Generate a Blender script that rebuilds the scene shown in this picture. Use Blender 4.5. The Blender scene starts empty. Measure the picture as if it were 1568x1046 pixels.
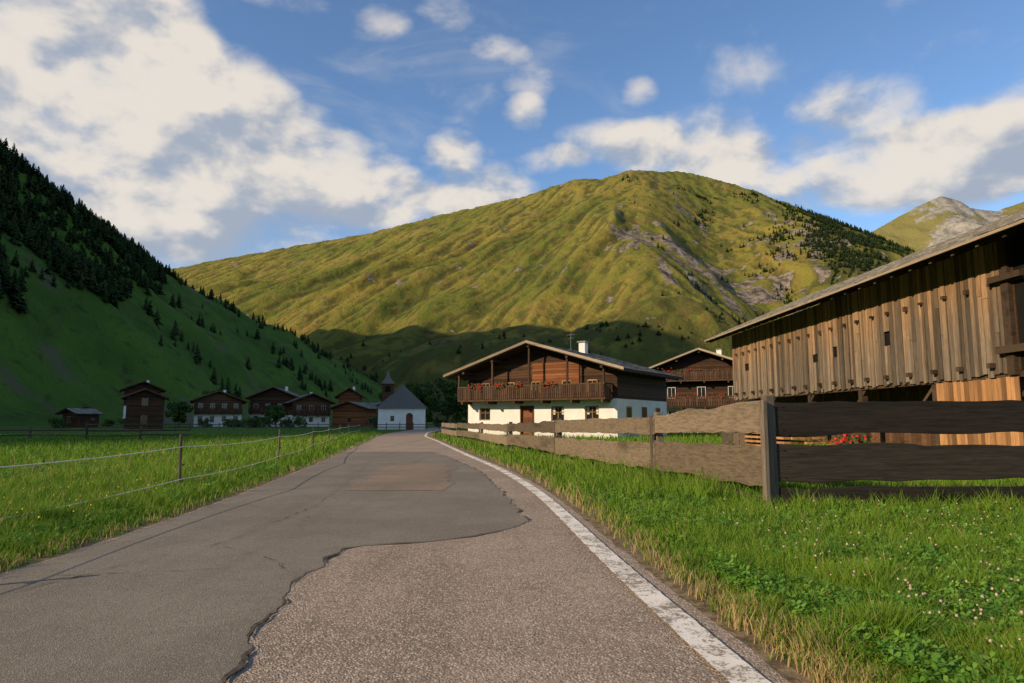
import bpy, math, random
import numpy as np
from mathutils import Vector
random.seed(7); rng=np.random.default_rng(7)
S=bpy.context.scene
S.view_settings.view_transform='Standard'; S.view_settings.look='None'; S.view_settings.exposure=0
# ---------------------------------------------------------------- noise
def _h(ix,iy,s):
    n=(ix*374761393+iy*668265263+s*974634777)&0xffffffff
    n=((n^(n>>13))*1274126177)&0xffffffff
    return (n^(n>>16))&0xffffffff
def perlin(x,y,s=0):
    x=np.asarray(x,float);y=np.asarray(y,float)
    ix=np.floor(x).astype(np.int64);iy=np.floor(y).astype(np.int64)
    fx=x-ix;fy=y-iy
    def g(i,j):
        a=_h(ix+i,iy+j,s)/4294967296.*2*np.pi
        return np.cos(a)*(fx-i)+np.sin(a)*(fy-j)
    u=fx*fx*fx*(fx*(fx*6-15)+10);v=fy*fy*fy*(fy*(fy*6-15)+10)
    return ((g(0,0)*(1-u)+g(1,0)*u)*(1-v)+(g(0,1)*(1-u)+g(1,1)*u)*v)*1.5
def fbm(x,y,o=4,s=0):
    r=0;a=.5
    for k in range(o):
        r=r+a*perlin(x*2**k,y*2**k,s+k);a*=.5
    return r
def ridged(x,y,o=4,s=0):
    r=0;a=.5
    for k in range(o):
        r=r+a*(1-2*np.abs(perlin(x*2**k,y*2**k,s+k)));a*=.5
    return r
def sstep(a,b,x):
    t=np.clip((x-a)/(b-a),0,1);return t*t*(3-2*t)
# ---------------------------------------------------------------- node helpers
class G:
    def __init__(s,nt): s.nt=nt
    def n(s,typ,ins=None,**p):
        nd=s.nt.nodes.new(typ)
        for k,v in p.items(): setattr(nd,k,v)
        for k,v in (ins or {}).items():
            if isinstance(v,bpy.types.NodeSocket): s.nt.links.new(v,nd.inputs[k])
            else: nd.inputs[k].default_value=v
        return nd
    def math(s,op,a,b=0,c=0,clamp=False):
        return s.n('ShaderNodeMath',{0:a,1:b,2:c},operation=op,use_clamp=clamp).outputs[0]
    def mix(s,f,a,b,bt='MIX'):
        a=(*a,1) if isinstance(a,tuple) and len(a)==3 else a
        b=(*b,1) if isinstance(b,tuple) and len(b)==3 else b
        return s.n('ShaderNodeMix',{0:f,6:a,7:b},data_type='RGBA',blend_type=bt).outputs[2]
    def noise(s,vec,scale,detail=4,rough=.55,dist=0):
        return s.n('ShaderNodeTexNoise',{'Vector':vec,'Scale':scale,'Detail':detail,'Roughness':rough,'Distortion':dist}).outputs['Fac']
    def mr(s,v,a,b,c=0,d=1,smooth=True):
        return s.n('ShaderNodeMapRange',{0:v,1:a,2:b,3:c,4:d},interpolation_type='SMOOTHSTEP' if smooth else 'LINEAR').outputs[0]
    def vscale(s,vec,sc):
        return s.n('ShaderNodeVectorMath',{0:vec,1:sc},operation='MULTIPLY').outputs[0]
    def attr(s,name): return s.n('ShaderNodeAttribute',attribute_name=name).outputs['Fac']
def material(name,rough=.8,spec=.3):
    m=bpy.data.materials.new(name);m.use_nodes=True
    nt=m.node_tree;b=nt.nodes['Principled BSDF']
    b.inputs['Roughness'].default_value=rough
    b.inputs['Specular IOR Level'].default_value=spec
    g=G(nt);g.b=b;g.pos=g.n('ShaderNodeTexCoord').outputs['Object'];g.m=m
    return g
def setc(g,col): g.nt.links.new(col,g.b.inputs['Base Color'])
def bump(g,h,dist,strength=1):
    o=g.n('ShaderNodeBump',{'Height':h,'Distance':dist,'Strength':strength}).outputs[0]
    g.nt.links.new(o,g.b.inputs['Normal'])
def plain(name,col,rough=.7,var=.25,scale=3,spec=.3):
    g=material(name,rough,spec)
    n=g.noise(g.pos,scale,5,.6)
    c=g.mix(g.mr(n,.3,.7),tuple(x*(1-var) for x in col),tuple(min(1,x*(1+var)) for x in col))
    setc(g,c);bump(g,n,.01);return g.m
def wood(name,c1,c2,dark,axis='z',rough=.75,bd=.006,spec=.2,k=1.0,low=None,tv=.75):
    g=material(name,rough,spec)
    t=g.attr('tint')
    off=g.n('ShaderNodeCombineXYZ',{0:g.math('MULTIPLY',t,37.),1:g.math('MULTIPLY',t,11.),2:g.math('MULTIPLY',t,23.)}).outputs[0]
    v=g.n('ShaderNodeVectorMath',{0:g.pos,1:off},operation='ADD').outputs[0]
    sc={'z':(14,14,1.2),'x':(1.2,14,14),'y':(14,1.2,14)}[axis]
    gr=g.noise(g.vscale(v,tuple(q*k for q in sc)),1.6,6,.65,.4)
    big=g.noise(g.vscale(v,tuple(.25*q for q in sc)),1,3,.5)
    c=g.mix(g.mr(gr,.25,.75),c1,c2)
    if low:   # weathering towards the foot of the boards
        zc=g.n('ShaderNodeSeparateXYZ',{0:g.pos}).outputs[2]
        f=g.mr(g.math('ADD',zc,g.math('ADD',g.math('MULTIPLY_ADD',big,2.6,-1.3),g.math('MULTIPLY_ADD',t,1.6,-.8))),low[0],low[1],.92,.05)
        lc=g.mix(g.mr(gr,.25,.75),low[2],low[3]);c=g.mix(f,c,lc)
    c=g.mix(g.mr(big,.5,.75,0,.7),c,dark)
    c=g.mix(g.mr(gr,.60,.72,0,.7),c,tuple(q*.5 for q in dark))
    c=g.mix(1,c,g.n('ShaderNodeCombineColor',{0:g.math('MULTIPLY_ADD',t,tv,1-tv*.6),1:g.math('MULTIPLY_ADD',t,tv,1-tv*.6),2:g.math('MULTIPLY_ADD',t,tv,1-tv*.6)}).outputs[0],'MULTIPLY')
    setc(g,c);bump(g,gr,bd);return g.m
# ---------------------------------------------------------------- mesh helpers
def link(o,parent=None):
    S.collection.objects.link(o)
    if parent: o.parent=parent
    return o
def np_mesh(name,V,F,mat,attrs=None,smooth=False,parent=None):
    me=bpy.data.meshes.new(name)
    me.vertices.add(len(V));me.vertices.foreach_set('co',np.asarray(V,np.float32).ravel())
    if not isinstance(F,list):F=[F]
    F=[np.asarray(f,np.int32) for f in F]
    tot=np.concatenate([np.full(len(f),f.shape[1],np.int32) for f in F])
    loops=np.concatenate([f.ravel() for f in F])
    st=np.concatenate([[0],np.cumsum(tot)[:-1]]).astype(np.int32)
    me.loops.add(len(loops));me.polygons.add(len(tot))
    me.loops.foreach_set('vertex_index',loops);me.polygons.foreach_set('loop_start',st)
    if smooth: me.polygons.foreach_set('use_smooth',np.ones(len(tot),bool))
    me.update(calc_edges=True)
    for k,a in (attrs or {}).items():
        at=me.attributes.new(k,'FLOAT','POINT');at.data.foreach_set('value',np.asarray(a,np.float32).ravel())
    me.materials.append(mat)
    return link(bpy.data.objects.new(name,me),parent)
def grid_mesh(name,X,Y,Z,mat,attrs=None,parent=None):
    ny,nx=X.shape
    V=np.stack([X.ravel(),Y.ravel(),Z.ravel()],1)
    i=np.arange(ny-1)[:,None]*nx+np.arange(nx-1)[None,:];i=i.ravel()
    F=np.stack([i,i+1,i+nx+1,i+nx],1)
    return np_mesh(name,V,F,mat,attrs,True,parent)
class MB:
    def __init__(s): s.v=[];s.f=[];s.t=[]
    def add(s,vs,fs,tint=None):
        if tint is None: tint=random.random()
        o=len(s.v);s.v+=[tuple(p) for p in vs];s.t+=[tint]*len(vs)
        s.f+=[[o+i for i in f] for f in fs]
    def box(s,cx,cy,cz,sx,sy,sz,rz=0,tint=None):
        c,q=math.cos(rz),math.sin(rz);vs=[]
        for z in(-.5,.5):
            for x,y in((-.5,-.5),(.5,-.5),(.5,.5),(-.5,.5)):
                a,b=x*sx,y*sy;vs.append((cx+a*c-b*q,cy+a*q+b*c,cz+z*sz))
        s.add(vs,[(3,2,1,0),(4,5,6,7),(0,1,5,4),(1,2,6,5),(2,3,7,6),(3,0,4,7)],tint)
    def bx(s,x0,x1,y0,y1,z0,z1,tint=None):
        s.box((x0+x1)/2,(y0+y1)/2,(z0+z1)/2,x1-x0,y1-y0,z1-z0,0,tint)
    def prism(s,poly,y0,y1,tint=None):
        n=len(poly);vs=[(x,y0,z) for x,z in poly]+[(x,y1,z) for x,z in poly]
        fs=[list(range(n)),list(range(2*n-1,n-1,-1))]+[(i,i+n,(i+1)%n+n,(i+1)%n) for i in range(n)]
        s.add(vs,fs,tint)
    def cyl(s,p0,p1,r0,r1,n=8,tint=None):
        p0=Vector(p0);p1=Vector(p1);d=(p1-p0).normalized()
        a=d.orthogonal().normalized();b=d.cross(a);vs=[]
        for p,r in((p0,r0),(p1,r1)):
            for k in range(n):
                t=2*math.pi*k/n;vs.append(p+a*math.cos(t)*r+b*math.sin(t)*r)
        s.add(vs,[(k,(k+1)%n,(k+1)%n+n,k+n) for k in range(n)]+[list(range(n-1,-1,-1)),list(range(n,2*n))],tint)
    def obj(s,name,mat,parent=None,bevel=0):
        me=bpy.data.meshes.new(name);me.from_pydata(s.v,[],s.f);me.update()
        at=me.attributes.new('tint','FLOAT','POINT');at.data.foreach_set('value',np.array(s.t,np.float32))
        me.materials.append(mat);o=link(bpy.data.objects.new(name,me),parent)
        if bevel:
            b=o.modifiers.new('bevel','BEVEL');b.width=bevel;b.segments=2;b.limit_method='ANGLE'
        return o
def empty(name,loc,rz=0):
    o=bpy.data.objects.new(name,None);o.location=loc;o.rotation_euler=(0,0,rz);o.empty_display_size=.5
    return link(o)
# ---------------------------------------------------------------- sun + world
SUN_EL=math.radians(23.5);SUN_AZ=math.radians(239.8)   # clockwise from +Y
sd=Vector((math.sin(SUN_AZ)*math.cos(SUN_EL),math.cos(SUN_AZ)*math.cos(SUN_EL),math.sin(SUN_EL)))
L=bpy.data.lights.new('sun','SUN');L.energy=5.0;L.angle=math.radians(.5);L.color=(1,.80,.55)
lo=link(bpy.data.objects.new('sun',L));lo.rotation_euler=(-sd).to_track_quat('-Z','Y').to_euler()
W=bpy.data.worlds.new('World');S.world=W;W.use_nodes=True
g=G(W.node_tree);bg=W.node_tree.nodes['Background'];bg.inputs[1].default_value=.15
sky=g.n('ShaderNodeTexSky',sky_type='NISHITA',sun_disc=False,sun_elevation=SUN_EL,sun_rotation=SUN_AZ,altitude=1200,air_density=1.1,dust_density=1.0,ozone_density=2.0)
d=g.n('ShaderNodeTexCoord').outputs['Generated']
blobs=[(-36,26,9,5,1),(-31,27.5,4.5,4,1),(-24,24.5,4.5,3.2,1.1),(-27,20.5,6,3.2,1.1),(-19.5,21.5,5.5,3.6,1.15),(-14,19.5,5.5,3,1.05),
(-9,17.5,5,2.4,.9),(-2.5,18.6,4,2.2,.85),(-5.3,22,2.2,1.5,.8),(1.2,25.1,1.6,1.2,.75),(1.8,27.9,2,1.7,.6),(-1.4,30,2.6,1.0,.6),(-5.5,32.6,2.2,1.2,.6),
(-11.7,31,2.2,1.1,.6),(-19.4,32.2,4.,1.1,.6),(10.9,26.2,1.8,1.1,.75),(8.8,22.6,4.5,1.7,.9),(15,21.6,5.5,2.5,1.05),(20,19.6,5,2.0,.85),(3.5,21.5,2.5,1.,.7),
(27.8,22,4.2,2.8,1),(32.3,18.0,6,2.7,1.05),(38,18.5,6,3,1.05),(26.5,17.3,4.2,1.9,.9),(-32,15.5,9,4.5,.85),(-23,15.5,9,4,.85),(-36,20.5,6,3.2,.9),
(75,25,22,9,.8),(-80,20,28,9,.9),(170,28,40,9,.8)]
tot=None
for az,el,rh,rv,w in blobs:
    A=math.radians(az);E=math.radians(el)
    c=(math.sin(A)*math.cos(E),math.cos(A)*math.cos(E),math.sin(E))
    sx=1/math.sin(math.radians(rh*1.3));sz=1/math.sin(math.radians(rv*1.4));sv=(sx,sx,sz)
    v=g.n('ShaderNodeVectorMath',{0:d,1:sv,2:tuple(-c[i]*sv[i] for i in range(3))},operation='MULTIPLY_ADD').outputs[0]
    q=g.n('ShaderNodeVectorMath',{0:v,1:v},operation='DOT_PRODUCT').outputs['Value']
    q=g.math('MAXIMUM',g.math('MULTIPLY_ADD',q,-w,w),0)
    tot=q if tot is None else g.math('ADD',tot,q)
tot=g.math('MINIMUM',tot,1.15)
ds=g.vscale(d,(1,1,1.6))
f1=g.noise(ds,6.5,8,.55,.15)
off=g.n('ShaderNodeVectorMath',{0:ds,1:(-.020,-.005,.040)},operation='ADD').outputs[0]
f2=g.noise(off,6.5,4,.5,.15)
cov=g.math('ADD',tot,g.math('MULTIPLY_ADD',f1,2.5,-1.27))
alpha=g.mr(cov,.14,1.05,0,.96)
thin=g.mr(g.noise(g.vscale(d,(1,1,3)),4,5,.6,.6),.5,.85,0,.3)
alpha=g.math('MAXIMUM',alpha,thin)
relief=g.math('MULTIPLY_ADD',g.math('SUBTRACT',f1,f2),4.5,.66)
core=g.mr(cov,1.0,2.3,0,.2)
lit=g.math('SUBTRACT',relief,core)
z=g.n('ShaderNodeSeparateXYZ',{0:d}).outputs[2]
lit=g.math('ADD',lit,g.mr(z,.24,.42,-.34,.14))
ccol=g.mix(g.mr(lit,.05,.9),(2.5,2.85,3.45),(5.5,5.05,4.5))
skc=g.mix(1,sky.outputs[0],(.92,1.05,1.17,1),'MULTIPLY')
fin=g.mix(alpha,skc,ccol)
W.node_tree.links.new(fin,bg.inputs[0])
# ---------------------------------------------------------------- terrain functions
cy=np.array([-900,-60,0,120,300,400,600,800,1000,1100,1250,1500]);
cxs=np.array([260,260,265,280,300,313,325,273,215,170,120,100]);czs=np.array([80,85,95,140,163,165,139,110,66,36,5,0])
def hillZ(x,y,noise=True):
    c=np.interp(y,cy,cxs);hz=np.interp(y,cy,czs);foot=np.interp(y,[-900,0,300,1000,1300],[130,120,122,105,90])
    D=(-x-foot)/(c-foot)
    if noise: D=D+.10*fbm(x/60,y/90,4,5)
    up=np.clip(D,0,1);up=np.where(up<.15,up*up/.3,up-.075)/.925
    z=hz*up-np.clip(D-1,0,50)*hz*.28
    r1=np.interp(y,[-900,-400,-370,-300,-200,-100,100,500,700,900],[300,300,325,343,356,395,505,515,300,0])*np.exp(-((x+700)/220.)**2)  # unseen ridge left of view, height shaped to shade the valley
    r2=np.interp(y,[60,300,514,768,1094,1350],[0,860,850,750,560,0])*np.exp(-((x+1150)/280.)**2)  # second unseen ridge, shaped to shade the mountain foot
    z=np.maximum(np.maximum(z,r1),r2)
    if noise:
        e=sstep(0,25,z)*sstep(-180,-20,y)
        z=z+e*(6*fbm(x/45,y/45,5,9)+2.5*(ridged((x+y*.3)/22,y/40,3,3)-.5))
    return z-1.5*(D<0)-.3
MX=np.array([-3200,-2000,-1355,-944,-571,-211,40,238,330,449,647,851,1033,1110,1233,1500,1900,2600])
MY=np.array([2800,2700,2700,2650,2600,2550,2500,2500,2500,2500,2450,2350,2250,2150,2050,1900,1800,1700])
MZ=np.array([500,560,617,682,732,808,848,917,916,949,928,826,700,621,504,300,120,-20])
BY=np.array([1500,1400,1250,1150,1050,950,900,900,900,900,900,900,900,900,900,950,1000,1000])
def mtnZ(x,y,full=True):
    cY=np.interp(x,MX,MY);cZ=np.interp(x,MX,MZ);b=np.interp(x,MX,BY)
    t=(y-b)/(cY-b);tc=np.clip(t,0,1)
    gz=np.where(tc<.12,tc*tc/.24,tc-.06)/.94
    gz=gz+.018*np.sin(np.clip((tc-.12)/.25,0,1)*2*np.pi)
    z=cZ*gz-np.clip(y-cY,0,None)*.55
    env=np.clip(np.sin(np.pi*tc),0,1)**.8
    k=np.interp(x,[-1000,300,650,1200],[.75,.55,-.1,-.5])
    wx=x+60*fbm(x/260,y/260,3,21)
    u=(wx-k*(y-2500))/230
    z=z+env*(50*fbm(x/520,y/520,3,11)+44*(ridged(u,y/1300,2,31)-.45)+24*(ridged(u*2.7+4,y/600,3,37)-.45))
    sx=400-(2500-y)*.10+30*np.sin(y/160.)
    z=z+env*75*np.exp(-((x-sx)/150.)**2)-env*85*np.exp(-((x-sx-270)/130.)**2)
    if full: z=z+sstep(.02,.15,t)*(7*fbm(x/60,y/60,4,41)+6*(ridged(u*7,y/170,3,43)-.45))
    return z-3
# ground
gm=material('meadow',.95,.1);g=gm
n1=g.noise(g.pos,.035,5,.6);n2=g.noise(g.pos,.5,6,.7);n3=g.noise(g.pos,9,5,.7)
c=g.mix(g.mr(n1,.35,.65),(.045,.11,.010),(.085,.165,.018))
c=g.mix(g.mr(n2,.45,.75,0,.7),c,(.11,.17,.022))
c=g.mix(g.mr(n3,.4,.7,0,.45),c,(.03,.065,.008))
setc(g,c);bump(g,n3,.08)
t=np.linspace(-1,1,321);a=7000*np.sinh(6*t)/np.sinh(6)
X,Y=np.meshgrid(a,a);R=np.hypot(X,Y)
Z=sstep(150,400,R)*1.2*fbm(X/80,Y/80,3,2)
grid_mesh('ground',X,Y,Z,g.m)
# left hillside, with unseen ridges shaped for their shadow
hm=material('hillside',.95,.1);g=hm
n1=g.noise(g.pos,.02,6,.6);n2=g.noise(g.pos,.12,7,.7,.5);n3=g.noise(g.pos,.7,6,.7)
c=g.mix(g.mr(n1,.35,.65),(.055,.105,.016),(.085,.155,.022))
c=g.mix(g.mr(n2,.52,.66,0,.85),c,(.045,.05,.018))
c=g.mix(g.mr(n3,.52,.72,0,.75),c,(.028,.040,.01))
c=g.mix(g.attr('rock'),c,(.12,.10,.07))
setc(g,c);bump(g,n3,.8)
xs=np.concatenate([np.arange(-1900,-420,16),np.arange(-420,-60,2.6)]);ys=np.concatenate([np.arange(-900,0,14),np.arange(0,1300,4.),np.arange(1300,1600,20)])
X,Y=np.meshgrid(xs,ys);Z=hillZ(X,Y)
rock=sstep(.08,.25,fbm(X/30,Y/30,4,77)+.35*np.exp(-((X+135)/25)**2)-.25)*.8
grid_mesh('hillside',X,Y,Z,g.m,{'rock':rock})
# main mountain
mm=material('mountain_slope',.95,.1);g=mm
n1=g.noise(g.pos,.0035,6,.6);n2=g.noise(g.pos,.012,7,.65,.6);n3=g.noise(g.pos,.06,8,.7);n4=g.noise(g.vscale(g.pos,(1,.35,1)),.03,7,.7,1.)
c=g.mix(g.mr(n1,.38,.62),(.155,.165,.026),(.255,.205,.038))
c=g.mix(g.mr(n4,.46,.66,0,.75),c,(.235,.135,.045))
c=g.mix(g.mr(n2,.50,.68,0,.65),c,(.110,.130,.022))
c=g.mix(g.mr(n3,.54,.68,0,.65),c,(.060,.066,.018))
c=g.mix(g.attr('shrub'),c,(.045,.055,.017))
rk=g.mix(g.mr(n3,.38,.62),(.07,.055,.04),(.30,.24,.18))
rf=g.mr(g.math('ADD',g.attr('rock'),g.math('MULTIPLY_ADD',n3,1.8,-.9)),.36,.58)
c=g.mix(rf,c,rk)
setc(g,c);bump(g,g.math('ADD',n3,g.math('MULTIPLY',n4,.9)),9,.9)
xs=np.arange(-2400,2200,8.);ys=np.concatenate([np.arange(820,2780,7.),np.arange(2780,3400,30)])
X,Y=np.meshgrid(xs,ys);Z=mtnZ(X,Y)
def gs(x0,y0,r,q=None): return np.exp(-((X-x0)/r)**2-((Y-y0)/(q or r))**2)
nf=fbm(X/55,Y/55,5,61);nc=fbm(X/16,Y/130,4,63)
om=1.1*gs(420,1680,110,120)+.9*gs(560,1600,110,80)+.8*gs(300,1640,60,80)+.6*gs(760,1700,150,160)+.8*gs(900,1950,160,220)+.5*gs(560,2150,60,230)+.5*gs(240,2460,60,50)+.3*gs(-300,1700,300,120)+.6*gs(445,2480,60,60)
rock=sstep(.25,.60,om*.58+nf*.9)
scr=(gs(400,1440,22,120)+gs(470,1430,18,90)+gs(330,1430,16,90)+gs(610,1440,26,100)+gs(690,1430,20,90))
gy,gx=np.gradient(Z,ys,xs);cur=np.gradient(gx,xs,axis=1)
rock=np.maximum(rock,sstep(.30,.7,scr+nc*.6)*.9)
shr=sstep(.15,.4,nf*.8+sstep(.001,.006,cur)*.4)*.65
shr=np.maximum(shr,sstep(.2,.5,fbm(X/40,Y/40,4,67)+.5*sstep(1500,1150,Y))*.6*sstep(1700,1200,Y))
shr=np.maximum(shr,.75*sstep(.1,.5,np.exp(-((X/Y-.52)/.09)**2)*.8+nf-.2))
grid_mesh('mountain',X,Y,Z,g.m,{'rock':rock,'shrub':shr})
# distant rocky mountain
g=material('distant_rock',.95,.1)
n1=g.noise(g.pos,.004,7,.65,.5);n2=g.noise(g.pos,.02,7,.7)
c=g.mix(g.mr(n2,.35,.65),(.20,.18,.15),(.42,.37,.29))
c=g.mix(g.mr(g.math('ADD',n1,g.attr('green')),.50,.56),c,(.22,.19,.06))
setc(g,c);bump(g,n2,30,.9)
xs=np.arange(1500,5200,18.);ys=np.arange(2500,5200,18.);X,Y=np.meshgrid(xs,ys)
cz=np.interp(X,[1500,2080,2280,2430,2590,2700,2760,2920,3080,3300,4000,5200],[1000,1100,1200,1285,1360,1325,1280,1260,1320,1380,1290,900])
tt=np.clip((Y-2500)/1500,0,1)
Z=cz*tt**.95-np.clip(Y-4000,0,None)*.6
Z+=np.clip(np.sin(np.pi*tt),0,1)**.6*(150*(ridged(X/420+.0004*Y,Y/1100,5,81)-.5)+70*fbm(X/300,Y/300,5,85))+8*fbm(X/60,Y/60,3,88)
gr=np.interp(X,[1500,2300,2480,2900,3000,3300],[.25,.12,-.05,-.05,.06,.05])+.08*fbm(X/200,Y/200,3,90)
grid_mesh('distant_mountain',X,Y,Z,g.m,{'green':gr})
# ---------------------------------------------------------------- road
LY=[-20,0,3,5,8,11.2,15.7,22.6,39,50,65,90,150];LX=[1.9,1.25,1.0,.80,.62,.36,-.25,-1.5,-4.3,-6.3,-8.0,-9.3,-11.5]
EY=[-20,0,5,8,11.5,19,28.7,41,50,65,90,150];EX=[-3.4,-3.6,-3.67,-3.85,-4.25,-5.2,-6.6,-8.3,-9.8,-11.4,-12.8,-15.2]
yy=np.concatenate([np.arange(-20,2,.5),np.arange(2,26,.06),np.arange(26,150,.5)])
def smooth(f,y):
    return sum(f(y+o) for o in(-1.5,-.75,0,.75,1.5))/5
lineX=lambda y:smooth(lambda q:np.interp(q,LY,LX),y)
leftX=lambda y:smooth(lambda q:np.interp(q,EY,EX),y)
rightX=lambda y:lineX(y)+.20
def strip(name,ys,xl,xr,z,mat,nx=2,attrs=None):
    u=np.linspace(0,1,nx)[None,:];X=xl[:,None]*(1-u)+xr[:,None]*u;Y=np.repeat(ys[:,None],nx,1)
    return grid_mesh(name,X,Y,np.full(X.shape,z),mat,attrs)
def asphalt(name,base,light,dark,sc,agg,bd):
    g=material(name,.9,.12)
    v1=g.n('ShaderNodeTexVoronoi',{'Vector':g.pos,'Scale':sc}).outputs
    big=g.noise(g.pos,.6,6,.65);mid=g.noise(g.pos,7,6,.7)
    tr=g.noise(g.vscale(g.pos,(1.6,.12,1)),1,4,.6)
    st=g.noise(g.pos,1.7,7,.75,.6)
    rnd=g.n('ShaderNodeSeparateColor',{0:v1['Color']}).outputs
    c=g.mix(g.mr(big,.3,.7),tuple(q*.76 for q in base),tuple(q*1.15 for q in base))
    c=g.mix(g.mr(tr,.45,.7,0,.45),c,dark)
    c=g.mix(g.mr(st,.54,.70,0,.45),c,dark)
    c=g.mix(g.mr(rnd[0],1-agg,1-agg+.15,0,.8),c,light)
    c=g.mix(g.mr(rnd[1],.80,.92,0,.7),c,dark)
    c=g.mix(g.mr(mid,.5,.75,0,.45),c,dark)
    edge=g.mr(v1['Distance'],.25,.6,0,.4)
    c=g.mix(edge,c,tuple(q*.7 for q in dark))
    setc(g,c);bump(g,g.math('ADD',g.math('MULTIPLY',g.mr(v1['Distance'],0,.6,1,0),1.),g.math('MULTIPLY',mid,.6)),bd)
    return g.m
asp=asphalt('old_asphalt',(.45,.34,.245),(.68,.53,.40),(.18,.14,.10),75,.38,.005)
asp2=asphalt('smooth_asphalt',(.285,.24,.18),(.39,.33,.25),(.16,.135,.105),110,.22,.002)
asp3=asphalt('reddish_asphalt',(.33,.245,.17),(.44,.34,.24),(.18,.14,.10),110,.3,.0025)
xl=leftX(yy)+.07*fbm(yy*1.3,yy*0,4,3);xr=rightX(yy)+.05*fbm(yy*1.5,yy*0+5,4,4)
strip('road',yy,xl,xr,.004,asp,8)
PY=[0,3.03,4.08,4.89,6.05,6.2,6.36,6.71,7.42,7.9,10.7,15.3,21.3,25];PX=[-1.9,-1.2,-1.385,-1.487,-1.45,-1.3,-.853,-.307,.11,.16,-.14,-.705,-1.95,-2.9]
py=np.arange(0,25,.02);px=np.interp(py,PY,PX)+.12*fbm(py*2.0,py*0,7,14)
strip('road_patch',py,leftX(py)+.05,px,.008,asp2,6)
p2=np.arange(11,18,.04)
strip('road_patch',p2,-2.65-.06*(p2-11)+.35*fbm(p2*.9,p2*0,5,15),np.minimum(-1.05-.07*(p2-11)+.45*fbm(p2*.7,p2*0,5,18),np.interp(p2,PY,PX)-.2),.012,asp3,4)
ck=plain('crack_tar',(.075,.06,.045),.9,.4,20)
cm=MB()
def crack(pts,w,seed,z=.016,step=.035):
    P=np.array(pts,float);seg=np.hypot(*np.diff(P,axis=0).T);s=np.concatenate([[0],np.cumsum(seg)])
    q=np.arange(0,s[-1],step);x=np.interp(q,s,P[:,0]);y=np.interp(q,s,P[:,1])
    x=x+.10*fbm(q*3.1,q*0+seed,6,seed);y=y+.10*fbm(q*3.1,q*0+seed+9,6,seed+3)
    ww=w*np.clip(-.1+1.8*np.abs(fbm(q*3,q*0,4,seed+6))*2,.0,1.4)
    tx=np.gradient(x);ty=np.gradient(y);L=np.hypot(tx,ty)+1e-9;nx=-ty/L;ny=tx/L
    V=[(x[i]+k*nx[i]*(ww[i]/2+.0004),y[i]+k*ny[i]*(ww[i]/2+.0004),z) for i in range(len(q)) for k in(-1,1)]
    cm.add(V,[(2*i,2*i+2,2*i+3,2*i+1) for i in range(len(q)-1)])
i=np.arange(50,len(py)-60)
tx=np.gradient(px);ty=np.gradient(py);Lq=np.hypot(tx,ty);nx_=-ty/Lq;ny_=tx/Lq
ww=np.clip(.034*np.abs(fbm(py*1.7,py*0,6,19))*1.5-.0015,.0006,.018)
V=[]
for k in i: V+=[(px[k]+nx_[k]*ww[k],py[k]+ny_[k]*ww[k],.0165),(px[k]-nx_[k]*ww[k],py[k]-ny_[k]*ww[k],.0165)]
cm.add(V,[(2*j,2*j+1,2*j+3,2*j+2) for j in range(len(i)-1)])
crack([(-4.0,4.9),(-2.4,5.15),(-2.0,5.3)],.010,30)
crack([(-3.4,3.9),(-2.6,6.5),(-2.55,9),(-3.0,13),(-3.9,19)],.012,50)
crack([(.1,7.45),(.35,7.7),(.8,7.8)],.015,60)
crack([(-.55,3.9),(-.45,4.25),(-.5,4.6)],.009,70)
crack([(-2.9,10.9),(-1.2,11.0)],.02,80);crack([(-3.2,14.3),(-.7,14.9)],.015,90);crack([(-2.2,7.2),(-2.4,8.3),(-1.9,9.6)],.008,95);crack([(-4.6,13),(-2.6,13.4)],.014,97)
crack([(-1.5,4.9),(-1.9,5.6),(-2.6,6.2)],.008,98)
cm.obj('road_crack',ck)
g=material('worn_white_paint',.75,.15)
n=g.noise(g.pos,26,7,.75);m2=g.noise(g.pos,3,4,.6)
vv=g.n('ShaderNodeTexVoronoi',{'Vector':g.pos,'Scale':85.}).outputs['Distance']
wear=g.mr(g.math('ADD',g.math('ADD',n,g.math('MULTIPLY',m2,.5)),g.math('MULTIPLY',vv,.16)),.82,.93)
c=g.mix(g.mr(m2,.3,.7),(.88,.80,.68),(.76,.68,.56));c=g.mix(wear,c,(.30,.24,.18));setc(g,c);bump(g,n,.004)
ly=np.concatenate([np.arange(-20,2,.5),np.arange(2,26,.03),np.arange(26,95,.5)])
lw=.085+.012*fbm(ly*6,ly*0,4,24)
strip('road_marking_line',ly,lineX(ly)-lw,lineX(ly)+.085+.012*fbm(ly*6,ly*0+3,4,25),.020,g.m,3)
g=material('shoulder_dirt',.95,.1);n=g.noise(g.pos,9,7,.7);c=g.mix(g.mr(n,.35,.65),(.12,.085,.045),(.32,.23,.13));setc(g,c);bump(g,n,.03)
strip('dirt_shoulder',yy,rightX(yy)-.03,rightX(yy)+.28+.12*fbm(yy*1.2,yy*0,4,33),.002,g.m,3)
strip('dirt_shoulder',yy,leftX(yy)-.35+.12*fbm(yy*1.2,yy*0,4,34),leftX(yy)+.06,.002,g.m,3)
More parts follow.
